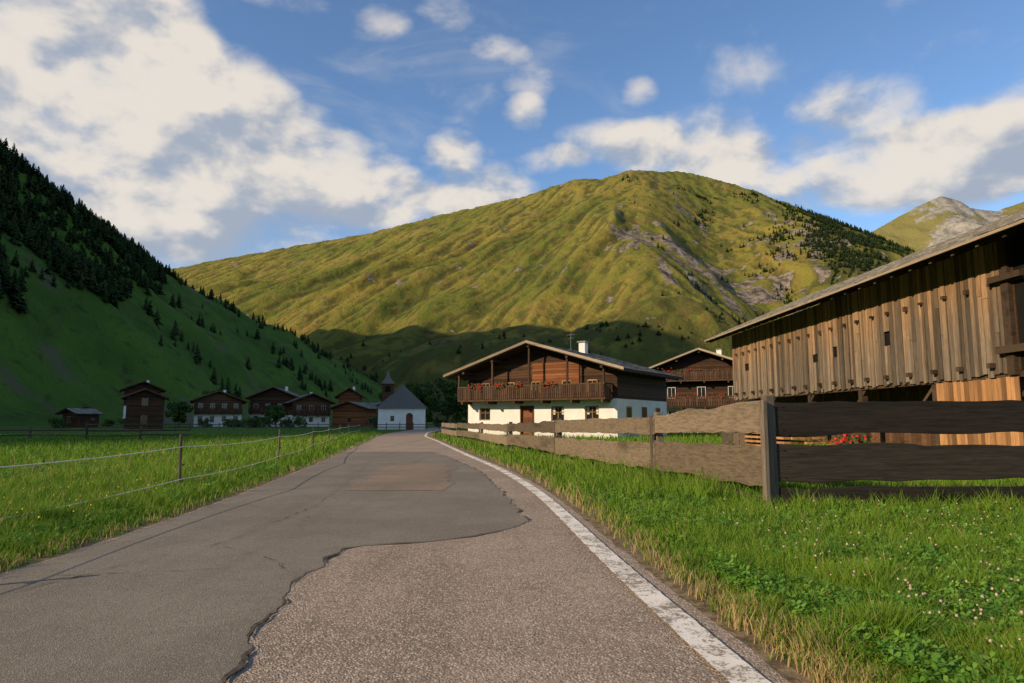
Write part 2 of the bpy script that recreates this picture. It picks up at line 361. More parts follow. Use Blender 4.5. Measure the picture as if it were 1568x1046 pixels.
# ---------------------------------------------------------------- grass
g=material('grass_blades',.6,.15)
t=g.attr('tint');h=g.attr('tip')
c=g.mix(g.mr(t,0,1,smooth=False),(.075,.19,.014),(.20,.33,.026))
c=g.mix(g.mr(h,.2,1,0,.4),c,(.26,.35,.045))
c=g.mix(g.mr(t,1.2,1.3),c,(.50,.36,.16))
setc(g,c)
tr=g.n('ShaderNodeBsdfTranslucent',{'Color':c}).outputs[0]
out=g.nt.nodes['Material Output']
mx=g.n('ShaderNodeMixShader',{0:.4,1:g.b.outputs[0],2:tr}).outputs[0];g.nt.links.new(mx,out.inputs[0])
GR=g.m
def blades(name,x,y,h,w,tint,lean=.5,flat=0):
    n=len(x);an=rng.uniform(0,2*np.pi,n);la=rng.uniform(0,2*np.pi,n);l=lean*h*rng.uniform(.2,1.4,n)
    cx,sy=np.cos(an)*w/2,np.sin(an)*w/2;lx,lY=np.cos(la)*l,np.sin(la)*l
    V=np.zeros((n,5,3))
    V[:,0]=np.stack([x-cx,y-sy,0*x],1);V[:,1]=np.stack([x+cx,y+sy,0*x],1)
    V[:,2]=np.stack([x-cx*.8+lx*.35,y-sy*.8+lY*.35,h*.6],1);V[:,3]=np.stack([x+cx*.8+lx*.35,y+sy*.8+lY*.35,h*.6],1)
    V[:,4]=np.stack([x+lx,y+lY,h],1)
    b=np.arange(n)*5
    q=np.stack([b,b+1,b+3,b+2],1);tt=np.stack([b+2,b+3,b+4],1)
    return np_mesh(name,V.reshape(-1,3),[q,tt],GR,{'tint':np.repeat(tint,5),'tip':np.tile([0,0,.6,.6,1.],n)})
def scatter(n,y0,y1,p,amin,amax):
    u=rng.uniform(0,1,n)
    if p==1: y=y0*(y1/y0)**u
    else: y=(y0**(1-p)+u*(y1**(1-p)-y0**(1-p)))**(1/(1-p))
    return rng.uniform(amin,amax,n)*y,y
bx=[];byy=[];bh=[];bt=[];bw=[]
def addg(x,y,h,t,w): bx.append(x);byy.append(y);bh.append(h);bt.append(t);bw.append(w)
x,y=scatter(520000,1.6,60,1.75,-.15,1.15)
k=(x>rightX(y)+.03+.15*rng.random(len(x))+.12*fbm(y*2,x*0,3,99));x,y=x[k],y[k]
de=x-rightX(y);pa=fbm(x*1.1,y*1.1,4,101);p3=fbm(x*4,y*4,3,103)
k=rng.random(len(x))<np.clip(.35+de*1.2+p3*.8,0.05,1);x,y,de,pa,p3=x[k],y[k],de[k],pa[k],p3[k]
h=(.05+.07*np.clip(de,0,1)+.09*np.clip(pa+.2,0,1)+.05*p3)*rng.uniform(.5,1.35,len(x))*np.where(y>9,1.5,1)
tuf=np.clip(fbm(x*2.2,y*2.2,3,107)-.12,0,1);h=h*(1+2.2*tuf)
post=np.exp(-((y-8.45)/.35)**2)*(x>2.8);h=h*(1+.5*post)
lf=np.exp(-((x-(3.15-(y-8.5)*.16))/.5)**2)*(y>8.5)*(y<45);h=h*(1+.5*lf)
t=np.clip(.5+.9*pa+rng.normal(0,.22,len(x)),0,1)
dry=rng.random(len(x))<np.clip(.9-de*2.0,.02,1);t=np.where(dry,1.5,t)
addg(x,y,np.clip(h,.02,.5),t,np.maximum(.006,y*.0011)*rng.uniform(.7,1.5,len(x)))
x,y=scatter(460000,2.5,60,1.75,-1.25,-.05)
k=(x<leftX(y)+.02-.16*rng.random(len(x))+.12*fbm(y*2,x*0,3,98));x,y=x[k],y[k]
de=leftX(y)-x;pa=fbm(x*.8,y*.8,4,111);p3=fbm(x*3,y*3,3,113)
k=(rng.random(len(x))<np.clip(.4+de*1.3+p3*.7,.05,1))&((de<7+2*pa)|(rng.random(len(x))<.45));x,y,de,pa,p3=x[k],y[k],de[k],pa[k],p3[k]
tall=np.clip(de*1.0,0,1)*np.clip(1-(de-2.6)/3.5,.45,1)
h=(.06+.22*tall*(.7+.9*pa)+.06*p3)*rng.uniform(.45,1.35,len(x))
tuf=np.clip(fbm(x*1.6,y*1.6,3,117)-.1,0,1);h=h*(1+1.3*tuf)
t=np.clip(.45+.9*pa+rng.normal(0,.22,len(x)),0,1)
dry=rng.random(len(x))<np.clip(.45-de*1.6,.015,1);t=np.where(dry,1.5,t)
addg(x,y,np.clip(h,.02,.6),t,np.maximum(.006,y*.0011)*rng.uniform(.7,1.5,len(x)))
x,y=scatter(2200,3,40,1.5,-1.1,-.1);k=(leftX(y)-x>.5)&(leftX(y)-x<6);x,y=x[k],y[k]
addg(x,y,rng.uniform(.3,.55,len(x)),np.full(len(x),1.5),np.maximum(.004,y*.0005)*np.ones(len(x)))
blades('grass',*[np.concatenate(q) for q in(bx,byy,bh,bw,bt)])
g=material('clover_leaf',.5,.25);t=g.attr('tint');c=g.mix(t,(.075,.20,.016),(.18,.33,.04));setc(g,c)
tr=g.n('ShaderNodeBsdfTranslucent',{'Color':c}).outputs[0]
mx=g.n('ShaderNodeMixShader',{0:.3,1:g.b.outputs[0],2:tr}).outputs[0];g.nt.links.new(mx,g.nt.nodes['Material Output'].inputs[0])
x,y=scatter(80000,1.8,16,1.7,.1,1.1);de=x-rightX(y);pa=fbm(x*.9,y*.9,4,121)
k=(de>.35)&(rng.random(len(x))<sstep(-.3,.15,pa));x,y=x[k],y[k]
x2,y2=scatter(30000,3,16,1.7,-1.1,-.2);k=(leftX(y2)-x2>.3)&(fbm(x2*.9,y2*.9,3,123)>.02);x=np.concatenate([x,x2[k]]);y=np.concatenate([y,y2[k]])
n=len(x);zz=rng.uniform(.05,.16,n);rr=rng.uniform(.008,.018,n)*np.maximum(1,y/7);V=[];F=[];ang0=rng.uniform(0,6.28,n);tx=rng.normal(0,.45,n);ty=rng.normal(0,.45,n)
vs=[];fs=[];base=0
for l in range(3):
    a=ang0+l*2.094;P=[]
    for (r,o) in((0,0),(1.1,-.55),(1.7,-.28),(1.7,.28),(1.1,.55)):
        dx=rr*r*np.cos(a+o);dy=rr*r*np.sin(a+o);P.append(np.stack([x+dx,y+dy,zz+dx*tx+dy*ty+.15*rr*r],1))
    vs.append(np.stack(P,1).reshape(-1,3));b=base+np.arange(n)*5;fs.append(np.stack([b,b+1,b+2,b+3,b+4],1));base+=n*5
np_mesh('clover_plant',np.concatenate(vs),fs,g.m,{'tint':np.tile(np.repeat(rng.uniform(0,1,n),5),3)})
def heads(name,x,y,z,r,mat):
    a=np.linspace(0,2*np.pi,6,endpoint=False);n=len(x);T=[(0,0,1)]+[(.9*math.cos(q),.9*math.sin(q),.35) for q in a]+[(.8*math.cos(q+.5),.8*math.sin(q+.5),-.45) for q in a]
    T=np.array(T);V=np.stack([x,y,z],1)[:,None,:]+T[None]*r[:,None,None]*rng.uniform(.8,1.2,(n,13,1))
    b=np.arange(n)*13;f3=[];f4=[]
    for k in range(6):
        f3.append(np.stack([b,b+1+k,b+1+(k+1)%6],1));f4.append(np.stack([b+1+k,b+7+k,b+7+(k+1)%6,b+1+(k+1)%6],1))
    return np_mesh(name,V.reshape(-1,3),[np.concatenate(f3),np.concatenate(f4)],mat,{'tint':np.repeat(rng.random(n),13)})
fm=plain('clover_blossom',(.55,.36,.29),.8,.3,60);ym=plain('yellow_blossom',(.6,.42,.03),.8,.2,60)
x,y=scatter(1100,2,14,1.4,.3,1.1);k=(x-rightX(y)>.8)&(fbm(x*1.3,y*1.3,3,131)>-.08);x,y=x[k],y[k]
heads('clover_flower',x,y,rng.uniform(.12,.21,len(x)),rng.uniform(.006,.011,len(x)),fm)
x,y=scatter(600,4,30,1.4,-1,-.25);k=(leftX(y)-x>.4)&(leftX(y)-x<5);x,y=x[k],y[k]
heads('yellow_flower',x,y,rng.uniform(.2,.36,len(x)),rng.uniform(.008,.013,len(x))*np.maximum(1,y/12),ym)
# ---------------------------------------------------------------- fences
fw1=wood('weathered_board',(.110,.083,.056),(.25,.185,.120),(.055,.042,.030),'y',k=1.3,bd=.012,tv=.9)
fw2=wood('shaded_board',(.017,.0135,.010),(.046,.035,.025),(.010,.008,.007),'x',k=1.3,bd=.012,tv=.6)  # fence wood darkened in colour to stand for its shaded front face
pw=wood('post_wood',(.085,.068,.05),(.20,.155,.11),(.045,.035,.025),'z',k=1.2,bd=.01)
def plank(mb,p0,p1,z0,z1,th,seed,n=22,am=.018):
    (x0,y0),(x1,y1)=p0,p1;L=math.hypot(x1-x0,y1-y0);nx,ny=-(y1-y0)/L,(x1-x0)/L;vs=[]
    sag=random.uniform(-.02,.02)
    for i in range(n+1):
        u=i/n;x=x0+(x1-x0)*u;y=y0+(y1-y0)*u
        b=z0[0]+(z1[0]-z0[0])*u+am*float(fbm(u*L*1.1,seed,3,seed))*1.4-sag*math.sin(math.pi*u)
        t=z0[1]+(z1[1]-z0[1])*u+am*float(fbm(u*L*1.1,seed+7,3,seed+1))*1.4-sag*math.sin(math.pi*u)
        o=.012*float(fbm(u*L*.8,seed+3,2,seed+2))
        for s,zz in((-1,b),(1,b),(1,t),(-1,t)): vs.append((x+nx*(s*th/2+o),y+ny*(s*th/2+o),zz))
    fs=[]
    for i in range(n):
        for k in range(4): a=4*i+k;b=4*i+(k+1)%4;fs.append((a,b,b+4,a+4))
    fs+=[(3,2,1,0),(4*n,4*n+1,4*n+2,4*n+3)];mb.add(vs,fs)
e=empty('wooden_board_fence',(0,0,0))
mb=MB();xs=[3.2,7.9,12.6]
for a,b in zip(xs[:-1],xs[1:]):
    s=int(a*10)
    plank(mb,(a-.02,8.5),(b-.03,8.46),(.93,1.335),(.95,1.33),.045,s,am=.05);plank(mb,(a-.02,8.5),(b-.03,8.46),(.36,.82),(.42,.80),.045,s+20,am=.05);plank(mb,(a-.02,8.5),(b-.03,8.46),(-.05,.29),(-.03,.30),.045,s+40,am=.05)
mb.obj('rails',fw2,e,.008)
mb=MB()
for x in xs[1:]:
    mb.box(x,8.56,.66,.13,.10,1.5,.03)
mb.obj('posts',pw,e,.01)
e=empty('wooden_board_fence',(0,0,0))
FP=[(3.13,8.5),(2.55,12.2),(1.2,18.2),(-.1,25.2),(-1.5,33),(-3.3,42),(-5.2,51.5)]
ZT=[(1.355,.96,.79,.30,.21,-.03),(1.20,.90,.76,.28,.17,-.02),(1.12,.80,.68,.27,.16,-.02),(1.02,.74,.60,.25,.12,-.02),(1.0,.72,.56,.24,.1,-.02),(.98,.7,.54,.22,.1,-.02),(.98,.7,.54,.22,.1,-.02)]
mb=MB();mp=MB()
for i in range(len(FP)-1):
    A,B=FP[i],FP[i+1];zA,zB=ZT[i],ZT[i+1];dx,dy=B[0]-A[0],B[1]-A[1];L=math.hypot(dx,dy);ux,uy=dx/L,dy/L
    for r in range(3):
        o=-.03-.02*(i%2)
        a=(A[0]-uy*(-o)*1-ux*.08,A[1]+ux*(-o)-uy*.08);b=(B[0]-uy*(-o)+ux*.06,B[1]+ux*(-o)+uy*.06)
        if i==0: a=(A[0]+uy*o+ux*.05,A[1]-ux*o+uy*.05)
        dz=.03*(i%2)
        plank(mb,a,b,(zA[2*r+1]-dz,zA[2*r]-dz),(zB[2*r+1]+random.uniform(-.02,.02),zB[2*r]+random.uniform(-.02,.02)),.045,300+i*9+r,26,.06)
for i,(x,y) in enumerate(FP):
    mp.box(x+.055,y+.03,ZT[i][0]/2+.015,.12,.13,ZT[i][0]+.09,.15)
    mp.box(x-.06 if i else x-.045,y+.02 if i else y-.075,ZT[i][0]/2,.06,.10,ZT[i][0]+.0,.15)
mb.obj('rails',fw1,e,.008);mp.obj('posts',pw,e,.01)
nm=plain('rusty_nail',(.03,.018,.012),.6)
mb=MB()
for z in(1.28,1.0,.75,.42,.15):
    for x in(3.25,3.33): mb.cyl((x,8.47,z),(x,8.455,z),.008,.008,6)
mb.obj('nails',nm,e)
e=empty('electric_rope_fence',(0,0,0))
EP=[(-4.5,-1.5),(-4.72,4.0),(-5.0,10.45),(-5.85,17.3),(-7.5,26),(-8.9,33.5),(-10.5,42),(-12.8,54),(-15.5,70)]
mb=MB();mi=MB()
for x,y in EP:
    mb.cyl((x,y,-.1),(x+random.uniform(-.02,.02),y,.90),.028,.022,8)
    for z in(.72,.45,.2): mi.cyl((x+.02,y-.02,z),(x+.06,y-.045,z),.014,.014,6)
mb.obj('posts',pw,e);mi.obj('insulators',plain('insulator_black',(.03,.03,.03),.5),e)
mb=MB()
for A,B in zip(EP[:-1],EP[1:]):
    for z in(.72,.24):
        n=8;pr=None
        for i in range(n+1):
            u=i/n;p=(A[0]+.06+(B[0]-A[0])*u,A[1]-.045+(B[1]-A[1])*u,z-.05*4*u*(1-u))
            if pr: mb.cyl(pr,p,.005+.00014*p[1],.005+.00014*p[1],5)
            pr=p
mb.obj('ropes',plain('rope_white',(.8,.74,.62),.7,.15,40),e)
e=empty('pole_fence',(0,0,0));mb=MB();pts=[(-60,36),(-52,36.5),(-44,37.5),(-36,39),(-28,40),(-20,43)]
dk=wood('old_rail',(.07,.05,.035),(.14,.10,.07),(.03,.025,.02),'x')
for A,B in zip(pts[:-1],pts[1:]):
    nseg=3
    for k in range(nseg):
        a=(A[0]+(B[0]-A[0])*k/nseg,A[1]+(B[1]-A[1])*k/nseg);b=(A[0]+(B[0]-A[0])*(k+1)/nseg,A[1]+(B[1]-A[1])*(k+1)/nseg)
        mb.cyl((*a,-.1),(a[0]+.03,a[1],.75+random.uniform(-.08,.08)),.07,.06,6)
        for z in(.28,.56): mb.cyl((a[0],a[1]-.08,z+random.uniform(-.05,.05)),(b[0],b[1]-.08,z+random.uniform(-.05,.05)),.05,.045,6)
mb.obj('poles',dk,e)
e=empty('pole_fence',(0,0,0));mb=MB()
for k in range(26):
    x=-52+k*1.7;y=84+.25*k
    mb.cyl((x,y,-.1),(x,y,.95),.06,.05,6)
    for z in(.35,.7): mb.cyl((x,y-.07,z),(x+1.7,y+.18,z),.045,.045,5)
mb.obj('poles',dk,e)
# ---------------------------------------------------------------- building materials
g=material('white_plaster',.9,.2);n=g.noise(g.pos,1.2,6,.65);n2=g.noise(g.pos,14,4,.6)
sx=g.n('ShaderNodeSeparateXYZ',{0:g.pos}).outputs[2]
c=g.mix(g.mr(n,.3,.7),(.70,.66,.59),(.82,.78,.71));c=g.mix(g.math('MULTIPLY',g.mr(sx,.9,0,0,.7),n),c,(.36,.31,.25));setc(g,c);bump(g,n2,.01);PL=g.m
W_dark=wood('dark_larch',(.040,.019,.009),(.095,.045,.020),(.022,.012,.008),'x')
W_brown=wood('brown_larch',(.085,.043,.021),(.17,.088,.045),(.04,.025,.015),'x')
W_mid=wood('balcony_larch',(.050,.027,.014),(.11,.058,.030),(.028,.017,.010),'z')
W_red=wood('red_larch',(.16,.055,.018),(.27,.10,.035),(.08,.035,.015),'x')
W_light=wood('verge_board',(.26,.19,.12),(.42,.33,.22),(.16,.12,.085),'x')
W_barn=wood('weathered_barn_board',(.21,.122,.060),(.39,.235,.120),(.085,.055,.036),'z',k=1.,low=(3.2,5.9,(.110,.088,.065),(.245,.195,.142)),tv=.9,bd=.01)
W_barnlow=wood('orange_barn_board',(.32,.155,.06),(.50,.26,.11),(.15,.08,.04),'z',tv=.9)  # brighter, more orange boards than the upper barn wall
W_beam=wood('dark_beam',(.05,.032,.02),(.10,.066,.04),(.025,.017,.012),'y')
g=material('wood_shingle',.9,.15);t=g.attr('tint');n=g.noise(g.pos,6,5,.7)
c=g.mix(g.mr(n,.3,.7),(.18,.165,.14),(.35,.32,.275));c=g.mix(g.mr(t,0,1,0,.7),c,(.10,.092,.08));setc(g,c);bump(g,n,.02);SH=g.m
g=material('window_glass',.08,.5);setc(g,g.mix(g.noise(g.pos,2),(.010,.012,.014),(.03,.03,.03)));GL=g.m
DR=wood('door_wood',(.14,.05,.022),(.22,.085,.035),(.08,.03,.015),'z')
FR=wood('window_frame',(.30,.17,.07),(.42,.25,.11),(.2,.11,.05),'z')
FRW=plain('window_frame_white',(.5,.45,.37),.6,.1)
CUR=plain('curtain_cloth',(.6,.57,.5),.9,.2,12)
red=plain('geranium_red',(.5,.03,.02),.6,.4,9);grn=plain('geranium_leaf',(.03,.09,.015),.7,.4,9)
dark=plain('dark_interior',(.006,.005,.004),.9)
def wall_open(mb,x0,x1,z0,z1,yf,th,ops):
    xs=sorted({x0,x1,*[o[0] for o in ops],*[o[1] for o in ops]});zs=sorted({z0,z1,*[o[2] for o in ops],*[o[3] for o in ops]})
    for a,b in zip(xs[:-1],xs[1:]):
        for c,d_ in zip(zs[:-1],zs[1:]):
            mx,mz=(a+b)/2,(c+d_)/2
            if any(o[0]<mx<o[1] and o[2]<mz<o[3] for o in ops): continue
            mb.bx(a,b,yf,yf+th,c,d_,.5)
def window(fr,gl,x0,x1,z0,z1,y,bars=True):
    gl.bx(x0,x1,y+.10,y+.12,z0,z1)
    w=.07
    fr.bx(x0,x0+w,y+.04,y+.097,z0,z1);fr.bx(x1-w,x1,y+.04,y+.097,z0,z1)
    fr.bx(x0+w,x1-w,y+.04,y+.097,z0,z0+w);fr.bx(x0+w,x1-w,y+.04,y+.097,z1-w,z1)
    if bars:
        m=(x0+x1)/2;fr.bx(m-.035,m+.035,y+.045,y+.095,z0+w,z1-w)
        q=z0+(z1-z0)*.6;fr.bx(x0+w,m-.035,y+.05,y+.093,q-.02,q+.02);fr.bx(m+.035,x1-w,y+.05,y+.093,q-.02,q+.02)
def roof(e,w,d,ze,zp,ov,of,ob,rows=True,mat=None,verge=None):
    hw=w/2+ov;sl=(zp-ze)/hw;th=.16
    mb=MB()
    for s in(-1,1):
        mb.prism([(0,zp),(s*hw,ze),(s*hw,ze-th),(0,zp-th)],-of,d+ob,.3)
    mb.obj('roof_deck',W_beam,e)
    mb=MB()
    n=max(6,int(hw/.45));Ln=d+of+ob;cols=max(6,int(Ln/.6)) if rows else 1
    for s in(-1,1):
        for i in range(n):
            a=i/n*hw-.02 if i else 0;b=(i+1)/n*hw+.06
            for j in range(cols):
                y0=-of-.05+(Ln+.1)*j/cols;y1=-of-.05+(Ln+.1)*(j+1)/cols-.012
                za=zp-sl*a;zb=zp-sl*b;lift=.035+random.uniform(0,.012)
                P=[(s*a,za+.012+.0),(s*b,zb+.012+lift),(s*b,zb+.012+lift-.03),(s*a,za+.004)]
                mb.prism(P,y0,y1)
    mb.obj('shingles',mat or SH,e)
    mb=MB()
    for s in(-1,1):
        for yy_ in(-of-.045,):
            mb.prism([(0,zp+.08),(s*(hw+.05),ze+.08),(s*(hw+.05),ze-.10),(0,zp-.10)],yy_-.05,yy_-.003)
    mb.obj('verge_boards',verge or W_light,e)
    mb=MB()
    for f in(-.92,-.5,0,.5,.92):
        x=f*w/2;z=zp-sl*abs(x)-th-.11
        mb.bx(x-.09,x+.09,-of+.15,.1,z-.1,z+.1)
    for k in range(int(Ln/.9)):
        y=-of+.4+k*.9
        for s in(-1,1): mb.prism([(s*(w/2-.05),ze+sl*(ov+.05)-th),(s*(hw-.08),ze+sl*.08-th),(s*(hw-.08),ze+sl*.08-th-.12),(s*(w/2-.05),ze+sl*(ov+.05)-th-.14)],y,y+.11)
    mb.obj('rafters',W_beam,e)
    return sl
def gable_boards(mb,w,z0,zw,zp_at0,sl,y,th=.06,bh=.19,frontonly=True):
    z=z0
    while z<zp_at0-.25:
        half=w/2
        if z+bh>zw: half=min(w/2,(zp_at0-(z+bh))/sl)
        if half<.2: break
        mb.bx(-half,half,y,y+th+random.uniform(0,.012),z,z+bh-.014);z+=bh
def flowers(e,x0,x1,y,z,n=90):
    a=MB();b=MB()
    for i in range(n):
        x=random.uniform(x0,x1);yy_=y+random.gauss(0,.07);zz=z+random.gauss(.05,.10);r=random.uniform(.04,.09)
        (a if random.random()<.45 else b).box(x,yy_,zz,r,r,r*.8,random.random()*3)
    a.obj('flower_blossoms',red,e);b.obj('flower_leaves',grn,e)
def balcony(e,x0,x1,yd,z,h,posts,step=.16):
    mb=MB()
    mb.bx(x0,x1,-yd,-.01,z-.14,z);mb.bx(x0,x1,-yd-.05,-yd+.05,z+h-.08,z+h);mb.bx(x0,x1,-yd-.03,-yd+.03,z+.1,z+.17)
    x=x0+.02
    while x<x1-.1:
        mb.bx(x,x+step*.72,-yd-.055,-yd-.032,z+.0,z+h-.085);x+=step
    for s in(x0,x1-.08):
        q=-yd
        while q<-.15: mb.bx(s,s+.025,q,q+.11,z,z+h-.1);q+=.16
        mb.bx(s-.01,s+.07,-yd,-.01,z+h-.08,z+h)
    for p,zt in posts: mb.bx(p-.06,p+.06,-yd-.02,-yd+.1,z+h,zt)
    k=x0+.3
    while k<x1: mb.bx(k,k+.14,-yd+.0,0,z-.32,z-.145);k+=2.2
    mb.obj('balcony',W_mid,e)
# ---- main farmhouse
e=empty('alpine_farmhouse',(1.76,47,0),math.radians(-32.7))
w,d=11.8,9.0;ze,zp=4.35,6.45;ov=1.1;hw=w/2+ov;sl=(zp-ze)/hw
ops=[(-4.9,-3.95,1.15,2.05),(-1.35,-.35,0,2.1),(1.05,2.05,1.1,2.1),(3.6,4.6,1.1,2.1)]
mb=MB();wall_open(mb,-w/2,w/2,0,2.55,0,.3,ops)
mb.bx(-w/2,-w/2+.3,.3,d,0,2.55,.5);mb.bx(w/2-.3,w/2,.3,d,0,2.55,.5);mb.bx(-w/2+.3,w/2-.3,d-.3,d,0,2.55,.5);mb.obj('plaster_walls',PL,e)
mb=MB();mb.bx(-w/2+.31,w/2-.31,.35,d-.31,0.02,2.5);mb.obj('interior',dark,e)
fr=MB();gl=MB();window(fr,gl,*ops[0],.05);window(fr,gl,*ops[2],.05);window(fr,gl,*ops[3],.05)
for y0 in(1.5,4.2,6.8):
    fr.bx(w/2+.004,w/2+.04,y0-.08,y0+.78,1.12,2.08);gl.bx(w/2+.042,w/2+.05,y0,y0+.7,1.2,2.0)
mb=MB()
for o in(ops[2],ops[3]):
    mb.bx(o[0]+.08,o[0]+.25,.140,.147,o[2]+.45,o[3]-.08);mb.bx(o[1]-.25,o[1]-.08,.140,.147,o[2]+.45,o[3]-.08)
mb.obj('curtains',CUR,e)
mb=MB();mb.bx(-1.35,-.35,.15,.2,0,2.1);mb.bx(-1.42,-1.35,-.02,.2,0,2.17);mb.bx(-.35,-.28,-.02,.2,0,2.17);mb.bx(-1.35,-.35,-.02,.14,2.1,2.17)
for k in(.25,.8,1.35): mb.bx(-1.2,-.5,.12,.148,k,k+.42)
mb.obj('door',DR,e)
mb=MB();zw=zp-sl*w/2-.18
mb.prism([(-w/2+.05,2.56),(w/2-.05,2.56),(w/2-.05,zw),(0,zp-.22),(-w/2+.05,zw)],.12,d-.05,.4)
gable_boards(mb,w,2.56,zw,zp-.2,sl,.03)
z=2.56
while z<zw-.1:
    mb.bx(w/2-.045,w/2+.02,.05,d,z,z+.176);mb.bx(-w/2-.02,-w/2+.045,.05,d,z,z+.176);z+=.19
mb.obj('timber_walls',W_dark,e)
mb=MB()
z=3.6
while z<4.9: mb.bx(-.4,3.2,-.03,.025,z,z+.17);z+=.185
mb.obj('timber_panel',W_red,e)
f2=MB();g2=MB()
for x0 in(-4.3,-2.2,-.1,2.3,4.2):
    g2.bx(x0-.3,x0+.3,-.045,-.035,2.95,3.75)
    f2.bx(x0-.37,x0-.3,-.07,-.032,2.9,3.8);f2.bx(x0+.3,x0+.37,-.07,-.032,2.9,3.8);f2.bx(x0-.3,x0+.3,-.07,-.032,3.75,3.82);f2.bx(x0-.3,x0+.3,-.07,-.032,2.88,2.95);f2.bx(x0-.02,x0+.02,-.06,-.048,2.95,3.75)
f2.obj('upper_window_frames',FR,e);fr.obj('window_frames',FR,e)
gl.obj('window_panes',GL,e);g2.obj('upper_window_panes',GL,e)
balcony(e,-w/2-.1,w/2-.3,1.15,2.62,.92,[(-5.9,4.5),(-3,5.3),(0,6.1),(2.9,5.3),(5.5,4.5)])
for a,b in((-4.9,-3.8),(-2.7,-1.9),(-1.1,-.5),(1.1,2.2)): flowers(e,a,b,-1.3,3.5,80)
roof(e,w,d,ze,zp,ov,1.45,.8)
mb=MB();mb.bx(.9,1.4,4.5,5.0,5.6,6.9,.5);mb.obj('chimney',PL,e)
mb=MB();mb.bx(.8,1.5,4.4,5.1,6.902,6.99);mb.obj('chimney_cap',SH,e)
mb=MB();mb.cyl((.5,4,6.2),(.5,4,7.6),.02,.015,6);mb.cyl((.15,4,7.45),(.85,4,7.45),.012,.012,5);mb.cyl((.25,4,7.2),(.75,4,7.2),.012,.012,5);mb.obj('antenna',plain('antenna_metal',(.2,.2,.2),.4),e)
# ---- generic chalet
def chalet(name,loc,rz,w,d,h1,ze,zp,nw=3,bal=(1,),ov=.9,of=1.2,lower=None,upper=None,fl=True,ch=True,verge=None):
    e=empty(name,loc,rz);hw=w/2+ov;sl=(zp-ze)/hw;zw=zp-sl*w/2-.18
    if h1>0:
        mb=MB();mb.bx(-w/2,w/2,0,d,-.3,h1,.5);mb.obj('lower_walls',lower or PL,e)
    mb=MB();mb.prism([(-w/2+.05,h1+.005),(w/2-.05,h1+.005),(w/2-.05,zw),(0,zp-.22),(-w/2+.05,zw)],.1,d-.05,.4)
    gable_boards(mb,w,h1+.01,zw,zp-.2,sl,.02,bh=.24)
    z=h1+.01
    while z<zw-.12:
        mb.bx(w/2-.04,w/2+.03,.05,d,z,z+.22);mb.bx(-w/2-.03,-w/2+.04,.05,d,z,z+.22);z+=.24
    mb.obj('timber_walls',upper or W_dark,e)
    f=MB();gq=MB()
    rows=[(h1*.42,-.02)] if h1>0 else []
    z=h1+.85
    while z<zw-.5: rows.append((z,-.0));z+=2.5
    for zz,_ in rows:
        for k in range(nw):
            x=-w/2+w*(k+.5)/nw;hh=min(1.0,h1*.4 if zz<h1 else 1.0)
            gq.bx(x-.35,x+.35,-.05,-.035,zz,zz+hh)
            f.bx(x-.41,x-.35,-.08,-.03,zz-.06,zz+hh+.06);f.bx(x+.35,x+.41,-.08,-.03,zz-.06,zz+hh+.06);f.bx(x-.35,x+.35,-.08,-.03,zz+hh,zz+hh+.06);f.bx(x-.35,x+.35,-.08,-.03,zz-.06,zz);f.bx(x-.02,x+.02,-.07,-.052,zz,zz+hh)
        for k in range(2):
            y=d*(k+.5)/2
            for s in(-1,1): gq.bx(*(sorted((s*(w/2+.035),s*(w/2+.06)))),y-.35,y+.35,zz,zz+.8)
    f.obj('window_frames',FR if h1==0 else FRW,e);gq.obj('window_panes',GL,e)
    for i in bal:
        zb=h1+.05+(i-1)*2.5;balcony(e,-w/2-.05,w/2+.05,1.0,zb,.9,[(-w/2,zw-.1),(w/2-.1,zw-.1)],.22)
        if fl: flowers(e,-w/2+.5,w/2-.5,-1.12,zb+.9,90)
    roof(e,w,d,ze,zp,ov,of,.6,rows=True,verge=verge or W_brown)
    if ch:
        mb=MB();mb.bx(w*.1,w*.1+.5,d*.5,d*.5+.5,zp-1,zp+.45,.5);mb.obj('chimney',PL,e);mb=MB();mb.bx(w*.1-.08,w*.1+.58,d*.5-.08,d*.5+.58,zp+.452,zp+.52);mb.obj('chimney_cap',SH,e)
    return e
chalet('timber_chalet',(18.3,66,0),math.radians(-24),8.6,10,2.5,6.1,8.0,3,(1,2),upper=W_dark,verge=W_light)
chalet('village_chalet',(-56.5,132,0),math.radians(24),8.4,12,2.6,4.9,6.9,4,upper=W_brown)
chalet('village_chalet',(-48.3,139,0),math.radians(8),9.2,13,2.7,5.7,8.0,4,upper=W_dark)
chalet('village_chalet',(-39.8,136,0),math.radians(28),7.2,10,2.3,4.7,6.6,3,upper=W_brown)
chalet('village_chalet',(-75.5,140,.8),math.radians(30),6.5,8,3.4,6.6,8.4,2,(),upper=W_dark)
chalet('village_chalet',(-37.5,158,0),math.radians(10),5,7,3.5,6.6,8.8,2,(),upper=W_red)
def barn_small(loc,rz,w,d,ze,zp,up=None): return chalet('hay_barn',loc,rz,w,d,0,ze,zp,1,(),.7,.8,fl=False,ch=False,upper=up or W_dark)
barn_small((-52.5,98,0),math.radians(25),4.6,5,4.4,5.7)
barn_small((-32.5,137,0),math.radians(-10),7,8,3.6,5.0,W_red);barn_small((-27.5,146,0),math.radians(30),5,7,3.8,5.2,W_brown)
barn_small((-24,156,0),math.radians(5),6,7,4.0,5.4);barn_small((-92,148,0),math.radians(30),5,5,3,4.2);barn_small((-76,118,0),math.radians(-20),3.4,4,2.4,3.3)
